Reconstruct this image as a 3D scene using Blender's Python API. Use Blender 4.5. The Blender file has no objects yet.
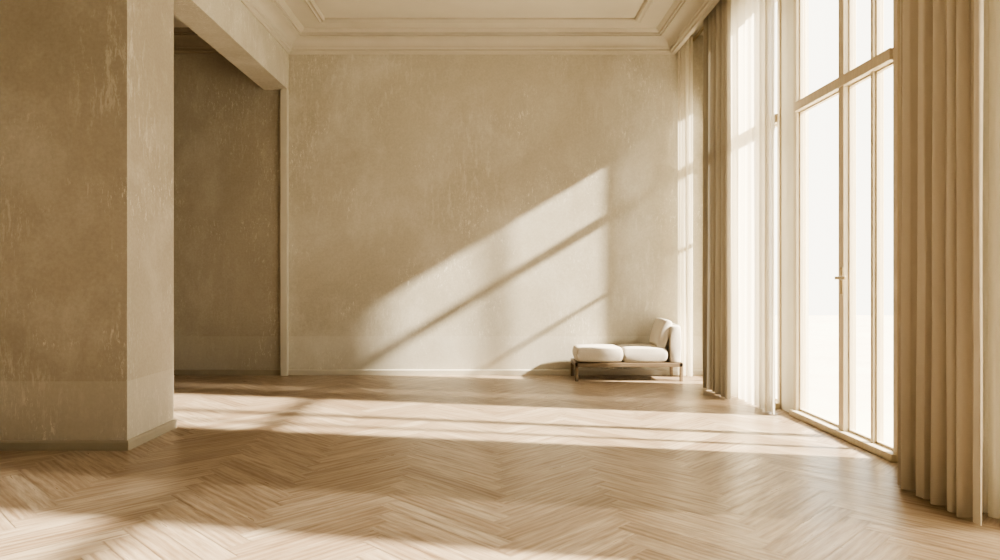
import bpy, bmesh, math, random
from mathutils import Vector, Matrix
random.seed(7)
S = bpy.context.scene
COL = S.collection

# ------------------------------------------------------------ dimensions
D = 8.66          # back wall
XL = -2.49        # left face of beam / back-left edge
XR = 2.67         # window wall inner face
H = 4.2           # ceiling
YB = -3.0         # rear wall
XLL = -4.2        # left wall of the front zone
XP = 2.26         # pelmet face
PY0, PY1 = 4.88, 5.6   # left wing wall

# ------------------------------------------------------------ node helpers
def new_mat(name):
    m = bpy.data.materials.new(name); m.use_nodes = True
    nt = m.node_tree; nt.nodes.clear()
    out = nt.nodes.new('ShaderNodeOutputMaterial')
    b = nt.nodes.new('ShaderNodeBsdfPrincipled')
    nt.links.new(b.outputs[0], out.inputs[0])
    return m, nt, b, out
def N(nt, t, **kw):
    n = nt.nodes.new(t)
    for k, v in kw.items(): setattr(n, k, v)
    return n
def noise(nt, vec, scale, detail=4, rough=0.55, stretch=None, dist=0.0):
    mp = N(nt, 'ShaderNodeMapping')
    nt.links.new(vec, mp.inputs[0])
    if stretch: mp.inputs['Scale'].default_value = stretch
    n = N(nt, 'ShaderNodeTexNoise')
    n.inputs['Scale'].default_value = scale
    n.inputs['Detail'].default_value = detail
    n.inputs['Roughness'].default_value = rough
    n.inputs['Distortion'].default_value = dist
    nt.links.new(mp.outputs[0], n.inputs['Vector'])
    return n.outputs['Fac']
def ramp(nt, fac, stops):
    r = N(nt, 'ShaderNodeValToRGB')
    while len(r.color_ramp.elements) < len(stops): r.color_ramp.elements.new(0.5)
    for e, (p, c) in zip(r.color_ramp.elements, stops):
        e.position = p
        e.color = (c, c, c, 1) if not hasattr(c, '__len__') else (*c, 1)
    nt.links.new(fac, r.inputs[0])
    return r.outputs[0]
def mul(nt, a, b):
    m = N(nt, 'ShaderNodeMath', operation='MULTIPLY')
    for i, v in ((0, a), (1, b)):
        if isinstance(v, (int, float)): m.inputs[i].default_value = v
        else: nt.links.new(v, m.inputs[i])
    return m.outputs[0]
def mix(nt, fac, a, b, mode='MIX'):
    m = N(nt, 'ShaderNodeMix', data_type='RGBA', blend_type=mode)
    if isinstance(fac, (int, float)): m.inputs[0].default_value = fac
    else: nt.links.new(fac, m.inputs[0])
    for i, v in ((6, a), (7, b)):
        if isinstance(v, tuple): m.inputs[i].default_value = (*v, 1)
        else: nt.links.new(v, m.inputs[i])
    return m.outputs[2]
def bump(nt, b, h, strength, dist):
    n = N(nt, 'ShaderNodeBump')
    n.inputs['Strength'].default_value = strength
    n.inputs['Distance'].default_value = dist
    nt.links.new(h, n.inputs['Height'])
    nt.links.new(n.outputs[0], b.inputs['Normal'])

def plaster(name, base, light, dark, streak=0.5, dado=True):
    m, nt, b, out = new_mat(name)
    pos = N(nt, 'ShaderNodeNewGeometry').outputs['Position']
    big = noise(nt, pos, 0.55, 6, 0.6, dist=0.4)
    c = mix(nt, ramp(nt, big, [(0.34, 0), (0.62, 1)]), dark, base)
    med = noise(nt, pos, 1.5, 9, 0.68, (1, 1, 0.8), 0.3)
    c = mix(nt, ramp(nt, med, [(0.48, 0), (0.70, 0.6)]), c, light)
    # worn vertical drips
    st = noise(nt, pos, 8.0, 8, 0.78, (2.6, 2.6, 0.6), 0.3)
    patch = noise(nt, pos, 0.85, 3, 0.5)
    pm = ramp(nt, patch, [(0.46, 0), (0.60, streak)])
    c = mix(nt, mul(nt, ramp(nt, st, [(0.52, 0), (0.60, 1)]), pm), c, light)
    # short crisp scratches
    sc = noise(nt, pos, 14.0, 6, 0.8, (3.2, 3.2, 0.9), 0.8)
    patch2 = noise(nt, pos, 1.3, 4, 0.6)
    pm2 = ramp(nt, patch2, [(0.50, 0), (0.62, 1.0)])
    c = mix(nt, mul(nt, ramp(nt, sc, [(0.57, 0), (0.60, 1)]), pm2), c, tuple(v * 1.2 for v in light))
    # darker stains
    dk = noise(nt, pos, 1.1, 7, 0.65, (1, 1, 0.6), 0.5)
    c = mix(nt, ramp(nt, dk, [(0.55, 0), (0.78, 0.5)]), c, tuple(v * 0.88 for v in dark))
    fine = noise(nt, pos, 45, 5, 0.6)
    c = mix(nt, 0.14, c, ramp(nt, fine, [(0.3, 0.25), (0.7, 0.8)]), 'OVERLAY')
    if dado:
        sx = N(nt, 'ShaderNodeSeparateXYZ'); nt.links.new(pos, sx.inputs[0])
        lt = N(nt, 'ShaderNodeMath', operation='LESS_THAN')
        nt.links.new(sx.outputs[2], lt.inputs[0]); lt.inputs[1].default_value = 0.48
        c = mix(nt, mul(nt, lt.outputs[0], 0.3), c, light)
    nt.links.new(c, b.inputs['Base Color'])
    nt.links.new(ramp(nt, med, [(0.35, 0.6), (0.7, 0.42)]), b.inputs['Roughness'])
    b.inputs['Specular IOR Level'].default_value = 0.35
    bump(nt, b, med, 0.25, 0.02)
    return m

def simple(name, col, rough=0.6, var=0.12, scale=6, metallic=0, stretch=None, bmp=0.0, spec=0.4):
    m, nt, b, out = new_mat(name)
    tc = N(nt, 'ShaderNodeNewGeometry').outputs['Position']
    n = noise(nt, tc, scale, 4, 0.6, stretch)
    c = mix(nt, ramp(nt, n, [(0.3, 0), (0.7, 1)]), tuple(v * (1 - var) for v in col), tuple(min(1, v * (1 + var)) for v in col))
    nt.links.new(c, b.inputs['Base Color'])
    b.inputs['Roughness'].default_value = rough
    b.inputs['Metallic'].default_value = metallic
    b.inputs['Specular IOR Level'].default_value = spec
    if bmp: bump(nt, b, n, bmp, 0.005)
    return m

M_wall = plaster('wall_plaster', (0.53, 0.495, 0.415), (0.655, 0.625, 0.555), (0.44, 0.405, 0.33))
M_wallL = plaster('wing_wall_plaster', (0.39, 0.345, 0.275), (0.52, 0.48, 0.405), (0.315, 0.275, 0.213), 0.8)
M_wallA = plaster('alcove_plaster_shaded', (0.37, 0.335, 0.27), (0.45, 0.415, 0.345), (0.32, 0.285, 0.225), 0.4)  # wall plaster made darker, with the shade of the recess put into its colour
M_wallR = simple('window_wall_paint', (0.72, 0.685, 0.60), 0.6, 0.05, 3)
M_ceil = simple('ceiling_paint', (0.59, 0.555, 0.475), 0.7, 0.04, 2)
M_trim = simple('moulding_paint', (0.53, 0.495, 0.42), 0.5, 0.04, 3)
M_base = simple('baseboard_paint', (0.29, 0.255, 0.195), 0.5, 0.08, 5)
M_frame = simple('window_frame_oak', (0.64, 0.56, 0.42), 0.4, 0.08, 14, stretch=(4, 4, 0.4), bmp=0.1)
M_metal = simple('brushed_bronze', (0.42, 0.33, 0.2), 0.35, 0.05, 30, metallic=0.9)
M_wood = simple('daybed_oak', (0.20, 0.15, 0.10), 0.4, 0.2, 12, stretch=(0.5, 5, 5))
M_uph = simple('cream_linen', (0.66, 0.61, 0.54), 0.9, 0.05, 80, bmp=0.3, spec=0.1)
M_gap = simple('floor_joint_dark', (0.12, 0.075, 0.04), 0.8, 0.1, 5)
M_ground = simple('terrace_stone', (0.62, 0.58, 0.5), 0.9, 0.1, 1)

def fabric(name, col, trans, transp=0.0):
    m, nt, b, out = new_mat(name)
    pos = N(nt, 'ShaderNodeNewGeometry').outputs['Position']
    n = noise(nt, pos, 220, 2, 0.6)
    c = mix(nt, n, tuple(v * 0.94 for v in col), tuple(min(1, v * 1.05) for v in col))
    nt.links.new(c, b.inputs['Base Color'])
    b.inputs['Roughness'].default_value = 0.9
    b.inputs['Specular IOR Level'].default_value = 0.1
    b.inputs['Sheen Weight'].default_value = 0.2
    t = N(nt, 'ShaderNodeBsdfTranslucent'); nt.links.new(c, t.inputs[0])
    mx = N(nt, 'ShaderNodeMixShader'); mx.inputs[0].default_value = trans
    nt.links.new(b.outputs[0], mx.inputs[1]); nt.links.new(t.outputs[0], mx.inputs[2])
    last = mx.outputs[0]
    if transp:
        tr = N(nt, 'ShaderNodeBsdfTransparent')
        m2 = N(nt, 'ShaderNodeMixShader'); m2.inputs[0].default_value = transp
        nt.links.new(last, m2.inputs[1]); nt.links.new(tr.outputs[0], m2.inputs[2])
        last = m2.outputs[0]
    nt.links.new(last, out.inputs[0])
    return m
M_drape = fabric('drape_taupe', (0.37, 0.335, 0.275), 0.06)
M_drape2 = fabric('drape_sand', (0.62, 0.56, 0.475), 0.10)
M_sheer = fabric('sheer_voile', (0.88, 0.84, 0.75), 0.5, 0.10)

# glass
Mg = bpy.data.materials.new('window_glass'); Mg.use_nodes = True
nt = Mg.node_tree; nt.nodes.clear()
o = N(nt, 'ShaderNodeOutputMaterial'); tr = N(nt, 'ShaderNodeBsdfTransparent'); gl = N(nt, 'ShaderNodeBsdfGlossy')
tr.inputs[0].default_value = (0.97, 0.96, 0.92, 1); gl.inputs['Roughness'].default_value = 0.02
mx = N(nt, 'ShaderNodeMixShader'); mx.inputs[0].default_value = 0.05
nt.links.new(tr.outputs[0], mx.inputs[1]); nt.links.new(gl.outputs[0], mx.inputs[2]); nt.links.new(mx.outputs[0], o.inputs[0])

# parquet
Mf, nt, b, out = new_mat('oak_herringbone')
at = N(nt, 'ShaderNodeAttribute'); at.attribute_name = 'tone'
uv = N(nt, 'ShaderNodeUVMap'); uv.uv_map = 'UVMap'
g1 = noise(nt, uv.outputs[0], 3.0, 6, 0.62, (0.8, 9, 1))
g2 = noise(nt, uv.outputs[0], 14.0, 4, 0.6, (0.6, 9, 1))
wv = N(nt, 'ShaderNodeTexWave', wave_type='BANDS', bands_direction='Y')
wv.inputs['Scale'].default_value = 5; wv.inputs['Distortion'].default_value = 7; wv.inputs['Detail'].default_value = 3
wv.inputs['Detail Scale'].default_value = 0.8
mp = N(nt, 'ShaderNodeMapping'); mp.inputs['Scale'].default_value = (0.35, 1.6, 1)
nt.links.new(uv.outputs[0], mp.inputs[0]); nt.links.new(mp.outputs[0], wv.inputs[0])
c = ramp(nt, at.outputs['Fac'], [(0.0, (0.235, 0.168, 0.113)), (0.5, (0.35, 0.27, 0.197)), (1.0, (0.47, 0.385, 0.295))])
c = mix(nt, ramp(nt, g1, [(0.38, 0), (0.64, 0.85)]), c, (0.20, 0.136, 0.085))
c = mix(nt, ramp(nt, wv.outputs['Fac'], [(0.2, 0.0), (0.9, 0.28)]), c, (0.50, 0.41, 0.31))
c = mix(nt, 0.4, c, ramp(nt, g2, [(0.3, 0.28), (0.7, 0.68)]), 'OVERLAY')
nt.links.new(c, b.inputs['Base Color'])
nt.links.new(ramp(nt, g1, [(0.3, 0.26), (0.7, 0.42)]), b.inputs['Roughness'])
b.inputs['Specular IOR Level'].default_value = 0.45
bump(nt, b, g1, 0.08, 0.004)

# ------------------------------------------------------------ mesh helpers
def obj_from_bm(name, bm, mats, parent=None, smooth=False):
    me = bpy.data.meshes.new(name); bm.normal_update(); bm.to_mesh(me); bm.free()
    for m in (mats if isinstance(mats, (list, tuple)) else [mats]): me.materials.append(m)
    ob = bpy.data.objects.new(name, me); COL.objects.link(ob)
    if smooth:
        for p in me.polygons: p.use_smooth = True
    if parent: ob.parent = parent
    return ob
def add_box(bm, x0, x1, y0, y1, z0, z1):
    r = bmesh.ops.create_cube(bm, size=1)
    bmesh.ops.scale(bm, vec=(x1 - x0, y1 - y0, z1 - z0), verts=r['verts'])
    bmesh.ops.translate(bm, vec=((x0 + x1) / 2, (y0 + y1) / 2, (z0 + z1) / 2), verts=r['verts'])
    return r['verts']
def boxes(name, lst, mat, parent=None, bevel=0.0):
    bm = bmesh.new()
    for q in lst: add_box(bm, *q)
    ob = obj_from_bm(name, bm, mat, parent)
    if bevel:
        m = ob.modifiers.new('bevel', 'BEVEL'); m.width = bevel; m.segments = 2; m.limit_method = 'ANGLE'
    return ob
def empty(name, loc=(0, 0, 0)):
    e = bpy.data.objects.new(name, None); COL.objects.link(e); e.empty_display_size = 0.2
    e.location = loc
    return e
def sweep(name, path, prof, mat, closed=False):
    """path: list of (x,y) with room interior on the RIGHT of travel; prof: list of (offset_in, z)"""
    bm = bmesh.new(); n = len(path); rings = []
    for i, p in enumerate(path):
        p = Vector(p)
        def nr(a, c):
            d = (Vector(c) - Vector(a)).normalized(); return Vector((d.y, -d.x))
        if closed or 0 < i < n - 1:
            n1 = nr(path[i - 1], path[i]); n2 = nr(path[i], path[(i + 1) % n])
            mvec = (n1 + n2); mvec = mvec / mvec.dot(n1)
        elif i == 0: mvec = nr(path[0], path[1])
        else: mvec = nr(path[-2], path[-1])
        rings.append([bm.verts.new((p.x + mvec.x * o, p.y + mvec.y * o, z)) for o, z in prof])
    for i in range(n if closed else n - 1):
        a, c = rings[i], rings[(i + 1) % n]
        for j in range(len(prof) - 1):
            bm.faces.new((a[j], a[j + 1], c[j + 1], c[j]))
    if not closed:
        for r in (rings[0], rings[-1]):
            try: bm.faces.new(r)
            except Exception: pass
    bmesh.ops.recalc_face_normals(bm, faces=bm.faces)
    return obj_from_bm(name, bm, mat)

# ------------------------------------------------------------ room shell
T = 0.15
boxes('wall_back', [(XL - 0.30, XR + 0.12, D, D + T, 0, H)], M_wall)
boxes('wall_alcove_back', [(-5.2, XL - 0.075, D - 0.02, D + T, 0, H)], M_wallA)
boxes('wall_rear', [(XLL - T, XR + 0.12, YB - T, YB, 0, H)], M_wall)
boxes('wall_left', [(XLL - T, XLL, YB, PY0, 0, H)], M_wall)
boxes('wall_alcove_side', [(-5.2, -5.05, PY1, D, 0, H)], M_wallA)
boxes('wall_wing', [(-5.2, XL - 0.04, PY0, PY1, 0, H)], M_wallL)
boxes('beam', [(XL - 0.30, XL, PY1 , D, 3.52, H)], M_wall)
boxes('pilaster', [(XL - 0.075, XL, D - 0.09, D, 0, 3.52)], M_trim)  # thin pilaster where the back wall meets the alcove
boxes('ceiling', [(-5.2, XR + 0.12, YB - T, D + T, H, H + 0.15)], M_ceil)

# windowed wall
wins = [  # y0,y1,head
    (7.80, 8.58, 3.42), (6.42, 7.52, 3.9), (4.56, 6.13, 3.9), (1.0, 3.30, 3.9)]
XO = XR + 0.12
lst = []; edges = sorted([(a, c, h) for a, c, h in wins]); y = YB
for a, c, h in edges:
    lst.append((XR, XO, y, a, 0, H)); lst.append((XR, XO, a, c, h, H)); y = c
lst.append((XR, XO, y, D, 0, H))
boxes('wall_right', lst, M_wallR)

def window(idx, y0, y1, head, mulls, handle=None, transom=2.67, sashes=True, bars=()):
    e = empty('window_%d' % idx, (XR, (y0 + y1) / 2, 0))
    def L(l): return [(a - XR, b_ - XR, c - e.location.y, d - e.location.y, z0, z1) for a, b_, c, d, z0, z1 in l]
    fx0, fx1 = XR - 0.015, XR + 0.075
    fr = [(fx0, fx1, y0, y0 + 0.055, 0, head), (fx0, fx1, y1 - 0.055, y1, 0, head),
          (fx0, fx1, y0, y1, head - 0.06, head)]
    boxes('frame', L(fr), M_frame, e, 0.006)
    boxes('sill', L([(fx0 - 0.04, fx1, y0 - 0.0, y1, 0.0, 0.05)]), M_frame, e, 0.006)
    boxes('transom', L([(fx0 - 0.02, fx1, y0 + 0.055, y1 - 0.055, transom - 0.03, transom + 0.05)]), M_frame, e, 0.006)
    ms = []; sash = []
    ys = [y0 + 0.055]
    for (c, w) in sorted(mulls):
        thin = not sashes
        ms.append((fx0 + (0.03 if thin else (-0.01 if w > 0.06 else 0.01)), fx1 - (0.03 if thin else 0), c - w / 2, c + w / 2, 0.05, head - 0.06)); ys += [c - w / 2, c + w / 2]
    for z in bars: ms.append((fx0 + 0.03, fx1 - 0.03, y0 + 0.05, y1 - 0.05, z - 0.02, z + 0.02))
    ys.append(y1 - 0.055)
    if ms: boxes('mullions', L(ms), M_frame, e, 0.005)
    if sashes:
        for i in range(0, len(ys), 2):
            a, c = ys[i], ys[i + 1]
            for z0, z1 in ((0.05, transom - 0.03), (transom + 0.05, head - 0.06)):
                s = 0.012; sx0, sx1 = XR + 0.016, XR + 0.048
                sash += [(sx0, sx1, a, a + s, z0, z1), (sx0, sx1, c - s, c, z0, z1),
                         (sx0, sx1, a, c, z0, z0 + s * 1.4), (sx0, sx1, a, c, z1 - s, z1)]
        boxes('sashes', L(sash), M_frame, e, 0.003)
    boxes('glass', L([(XR + 0.030, XR + 0.034, y0 + 0.06, y1 - 0.06, 0.08, head - 0.08)]), Mg, e)
    if handle:
        hy = handle
        boxes('handle', L([(fx0 - 0.018, fx0 - 0.006, hy - 0.016, hy + 0.016, 1.08, 1.28),
                           (fx0 - 0.055, fx0 - 0.01, hy - 0.008, hy + 0.008, 1.19, 1.21),
                           (fx0 - 0.062, fx0 - 0.046, hy - 0.13, hy + 0.012, 1.188, 1.212)]), M_metal, e, 0.004)
window(1, *wins[0], [(8.13, 0.055)], sashes=False, bars=(1.75,))
window(2, *wins[1], [(7.0, 0.05)])
window(3, *wins[2], [(5.28, 0.075), (4.89, 0.03)], 5.26)
window(4, *wins[3], [(1.6, 0.085)])

# trim
crown = [(0, 3.965), (0.018, 3.965), (0.024, 3.985), (0.045, 3.995), (0.045, 4.02)]
for i in range(9):
    a = i / 8 * math.pi / 2
    crown.append((0.06 + 0.13 * (1 - math.cos(a)), 4.03 + 0.10 * math.sin(a)))
crown += [(0.19, 4.145), (0.215, 4.145), (0.215, 4.165), (0.235, 4.175), (0.26, 4.195), (0.26, H + 0.001)]
main = [(XLL, YB), (XLL, PY0), (XL, PY0), (XL, D), (XP, D), (XP, YB)]
boxes('beam_return', [(XL - 0.30, XL, PY0, PY1, 3.52, H)], M_wall)
sweep('trim_1', main, crown, M_trim, closed=True)
rin = [(0.0, H + 0.001), (0.0, 4.178), (0.015, 4.17), (0.03, 4.178), (0.05, 4.178), (0.065, 4.165), (0.085, 4.18), (0.085, H + 0.001)]
o = 0.50
sweep('trim_2', [(XLL + o, YB + o), (XLL + o, PY0 - o), (XL + o, PY0 - o), (XL + o, D - o), (XP - o, D - o), (XP - o, YB + o)], rin, M_trim, closed=True)
sweep('trim_3', [(-5.05, PY1), (-5.05, D - 0.02), (XL - 0.30, D - 0.02), (XL - 0.30, PY1)], crown, M_base, closed=True)
boxes('pelmet_board', [(XP, XP + 0.03, YB, D, 3.965, H)], M_trim)  # pelmet board in front of the curtain pocket
bb = [(0, 0), (0.018, 0), (0.018, 0.055), (0.012, 0.066), (0.0, 0.07)]
sweep('baseboard_back', [(XL, D), (XR, D)], bb, M_trim)
sweep('baseboard_alcove', [(-5.05, PY1), (-5.05, D - 0.02), (XL - 0.075, D - 0.02)], bb, M_base)
sweep('baseboard_left', [(XLL, YB), (XLL, PY0), (XL - 0.04, PY0), (XL - 0.04, PY1), (-5.05, PY1)], bb, M_base)
sweep('baseboard_rear', [(XR, YB), (XLL, YB)], bb, M_base)

# ------------------------------------------------------------ floor (real herringbone blocks)
bm = bmesh.new(); uvl = bm.loops.layers.uv.new('UVMap'); cl = bm.loops.layers.float_color.new('tone')
Lp, W = 0.84, 0.12; g = 0.0016
ang = math.radians(45); ca, sa = math.cos(ang), math.sin(ang)
X0, X1, Y0, Y1 = -5.2, XR + 0.0, YB, D
ox, oy = 0.1, 2.0
def plank(x0, x1, y0, y1, horiz):
    cs = [(x0 + g, y0 + g), (x1 - g, y0 + g), (x1 - g, y1 - g), (x0 + g, y1 - g)]
    w = [(cx * ca - cy * sa + ox, cx * sa + cy * ca + oy) for cx, cy in cs]
    if max(p[0] for p in w) < X0 or min(p[0] for p in w) > X1 or max(p[1] for p in w) < Y0 or min(p[1] for p in w) > Y1: return
    vs = [bm.verts.new((p[0], p[1], 0.0)) for p in w]
    f = bm.faces.new(vs)
    t = min(1, max(0, random.gauss(0.5, 0.27))); ru, rv = random.uniform(0, 50), random.uniform(0, 50)
    for lp, (cx, cy) in zip(f.loops, cs):
        u, v = (cx - x0, cy - y0) if horiz else (cy - y0, cx - x0)
        lp[uvl].uv = (u + ru, v + rv); lp[cl] = (t, t, t, 1)
for m_ in range(-18, 19):
    for k in range(-120, 121):
        bx, by = k * W + m_ * Lp, k * W - m_ * Lp
        plank(bx, bx + Lp, by, by + W, True)
        plank(bx - W, bx, by, by + Lp, False)
for co, no in (((X0, 0, 0), (-1, 0, 0)), ((X1, 0, 0), (1, 0, 0)), ((0, Y0, 0), (0, -1, 0)), ((0, Y1, 0), (0, 1, 0))):
    bmesh.ops.bisect_plane(bm, geom=bm.verts[:] + bm.edges[:] + bm.faces[:], plane_co=co, plane_no=no, clear_outer=True)
nf = len(bm.faces)
vs = add_box(bm, X0, XO, YB - T, D + T, -0.12, -0.002)
bm.faces.ensure_lookup_table()
for f in bm.faces[nf:]: f.material_index = 1
obj_from_bm('floor', bm, [Mf, M_gap])
boxes('terrace_ground', [(XO, 30, -20, 30, -0.5, -0.4)], M_ground)

# ------------------------------------------------------------ curtains
def curtain(name, pts, z0, z1, folds, amp, mat, seed=0, flare=0.25):
    rnd = random.Random(seed)
    P = [Vector(p) for p in pts]
    seg = [(P[i + 1] - P[i]).length for i in range(len(P) - 1)]; tot = sum(seg)
    def at(t):
        d = t * tot
        for i, s in enumerate(seg):
            if d <= s or i == len(seg) - 1:
                dr = (P[i + 1] - P[i]).normalized(); return P[i] + dr * d, Vector((-dr.y, dr.x)), dr
            d -= s
    nu, nv = folds * 24, 60
    # irregular fold spacing, amplitude and vertical wander
    wd = [rnd.uniform(0.7, 1.35) for _ in range(folds)]; sw = sum(wd)
    cum = [0]
    for q in wd: cum.append(cum[-1] + q / sw)
    am = [rnd.uniform(0.65, 1.2) for _ in range(folds + 2)]
    wan = [rnd.uniform(-0.5, 0.5) for _ in range(folds + 2)]
    sec = [rnd.uniform(-0.35, 0.35) for _ in range(folds + 2)]
    bm = bmesh.new(); grid = []
    for j in range(nv + 1):
        v = j / nv; z = z0 + (z1 - z0) * v
        row = []
        for i in range(nu + 1):
            u = i / nu; c, nrm, dr = at(u)
            ki = 0
            while ki < folds - 1 and u > cum[ki + 1]: ki += 1
            fr = min(1, max(0, (u - cum[ki]) / (cum[ki + 1] - cum[ki]))); sm = fr * fr * (3 - 2 * fr)
            lerp = lambda arr: arr[ki] * (1 - sm) + arr[ki + 1] * sm
            k = ki + fr
            a = 2 * math.pi * k + lerp(wan) * ((1 - v) ** 1.5 * 1.6 + 0.4 * math.sin(3.1 * v + ki))
            env = (0.72 + flare * (1 - v) + 0.05 * math.sin(4 * v + k))
            off = amp * lerp(am) * env * (math.sin(a) + lerp(sec) * math.sin(2 * a + 1.5 * v + ki))
            along = -amp * 0.22 * math.sin(2 * a) * env
            off += amp * 0.05 * math.sin(14 * v + 2 * k) * (1 - v)
            q = c + nrm * off + dr * along
            row.append(bm.verts.new((q.x, q.y, z)))
        grid.append(row)
    for j in range(nv):
        for i in range(nu):
            bm.faces.new((grid[j][i], grid[j][i + 1], grid[j + 1][i + 1], grid[j + 1][i]))
    return obj_from_bm(name, bm, mat, smooth=True)
ZT = 4.12
curtain('curtain', [(2.355, 7.70), (2.355, 6.86)], 0.012, ZT, 6, 0.045, M_drape, 3)
curtain('sheer_curtain', [(2.49, 7.35), (2.48, 6.70), (2.49, 6.10)], 0.012, ZT, 8, 0.034, M_sheer, 5)
curtain('curtain', [(2.36, 4.02), (2.375, 3.36)], 0.012, ZT, 6, 0.042, M_drape2, 12)
curtain('sheer_curtain', [(2.51, 3.9), (2.51, 2.58)], 0.012, ZT, 11, 0.035, M_sheer, 15)
curtain('sheer_curtain', [(2.31, 8.61), (2.37, 8.48), (2.45, 8.46)], 0.012, ZT, 4, 0.018, M_sheer, 21)
boxes('curtain_track', [(2.36, 2.39, YB + 0.1, D - 0.02, ZT, ZT + 0.025), (2.49, 2.52, YB + 0.1, D - 0.02, ZT, ZT + 0.025)], M_metal)

# ------------------------------------------------------------ daybed
db = empty('daybed', (0.99, 8.12, 0))
def cushion(name, cx, cy, cz, sx, sy, sz, parent, rot=(0, 0, 0), puff=0.10, sq=0.2):
    bm = bmesh.new(); bmesh.ops.create_cube(bm, size=2)
    bmesh.ops.subdivide_edges(bm, edges=bm.edges[:], cuts=11, use_grid_fill=True)
    for v in bm.verts:
        x, y, z = v.co
        fx = 1 - x * x; fy = 1 - y * y; fz = 1 - z * z
        X = x * (1 - 0.05 * (y * y) * (z * z)) * (1 - 0.03 * (z * z))
        Y = y * (1 - 0.05 * (x * x) * (z * z)) * (1 - 0.03 * (z * z))
        Z = z * ((1 - sq) + sq * (max(fx, 0) ** 0.3) * (max(fy, 0) ** 0.3)) + (puff * z * fx * fy)
        X += 0.02 * x * fy; Y += 0.02 * y * fx
        Z += 0.02 * math.sin(5 * x + 2 * y) * fx * fy
        v.co = (X * sx / 2, Y * sy / 2, Z * sz / 2)
    ob = obj_from_bm(name, bm, M_uph, parent, smooth=True)
    ob.location = (cx, cy, cz); ob.rotation_euler = rot
    b2 = ob.modifiers.new('bevel', 'BEVEL'); b2.width = 0.008; b2.segments = 2; b2.limit_method = 'ANGLE'
    return ob
Wd, Dp = 1.25, 0.48
boxes('frame', [(0, Wd, 0, 0.04, 0.165, 0.215), (0, Wd, Dp - 0.04, Dp, 0.165, 0.215),
                (0, 0.04, 0, Dp, 0.165, 0.215), (Wd - 0.04, Wd, 0, Dp, 0.165, 0.215),
                (0.04, Wd - 0.04, 0.04, Dp - 0.04, 0.175, 0.205)], M_wood, db, 0.005)
boxes('legs', [(0, 0.035, 0, 0.035, 0, 0.17), (Wd - 0.035, Wd, 0, 0.035, 0, 0.17),
               (0, 0.035, Dp - 0.035, Dp, 0, 0.17), (Wd - 0.035, Wd, Dp - 0.035, Dp, 0, 0.17)], M_wood, db, 0.004)
cushion('seat_cushion_1', 0.29, Dp / 2, 0.305, 0.54, Dp - 0.01, 0.18, db, sq=0.14, puff=0.14)
cushion('seat_cushion_2', 0.815, Dp / 2, 0.305, 0.52, Dp - 0.01, 0.18, db, sq=0.14, puff=0.14)
cushion('arm_panel', 1.165, Dp / 2, 0.43, 0.13, Dp, 0.44, db, sq=0.05, puff=0.04)
cushion('back_pillow', 1.045, Dp / 2, 0.545, 0.34, Dp - 0.06, 0.14, db, rot=(0, math.radians(-74), 0), sq=0.28, puff=0.25)

# ------------------------------------------------------------ light
sd = bpy.data.lights.new('sun', 'SUN'); sd.energy = 18.0; sd.angle = math.radians(2.0); sd.color = (1.0, 0.915, 0.79)
so = bpy.data.objects.new('sun', sd); COL.objects.link(so); so.location = (12, 0, 9)
so.rotation_euler = Vector((-1, 0.2, -0.6)).to_track_quat('-Z', 'Y').to_euler()
w = bpy.data.worlds.new('world'); S.world = w; w.use_nodes = True
bg = w.node_tree.nodes['Background']; bg.inputs[0].default_value = (1.0, 0.96, 0.875, 1); bg.inputs[1].default_value = 2.2

# ------------------------------------------------------------ camera
cd = bpy.data.cameras.new('camera'); co = bpy.data.objects.new('camera', cd); COL.objects.link(co)
cd.sensor_width = 36; cd.lens = 25.2; cd.shift_x = 0.010; cd.shift_y = -0.002
co.location = (0, 0, 1.2); co.rotation_euler = (math.radians(90), 0, 0); cd.clip_start = 0.05
S.camera = co
S.view_settings.view_transform = 'AgX'
try: S.view_settings.look = 'AgX - Medium High Contrast'
except Exception as ex: print(ex)
S.view_settings.exposure = 1.3
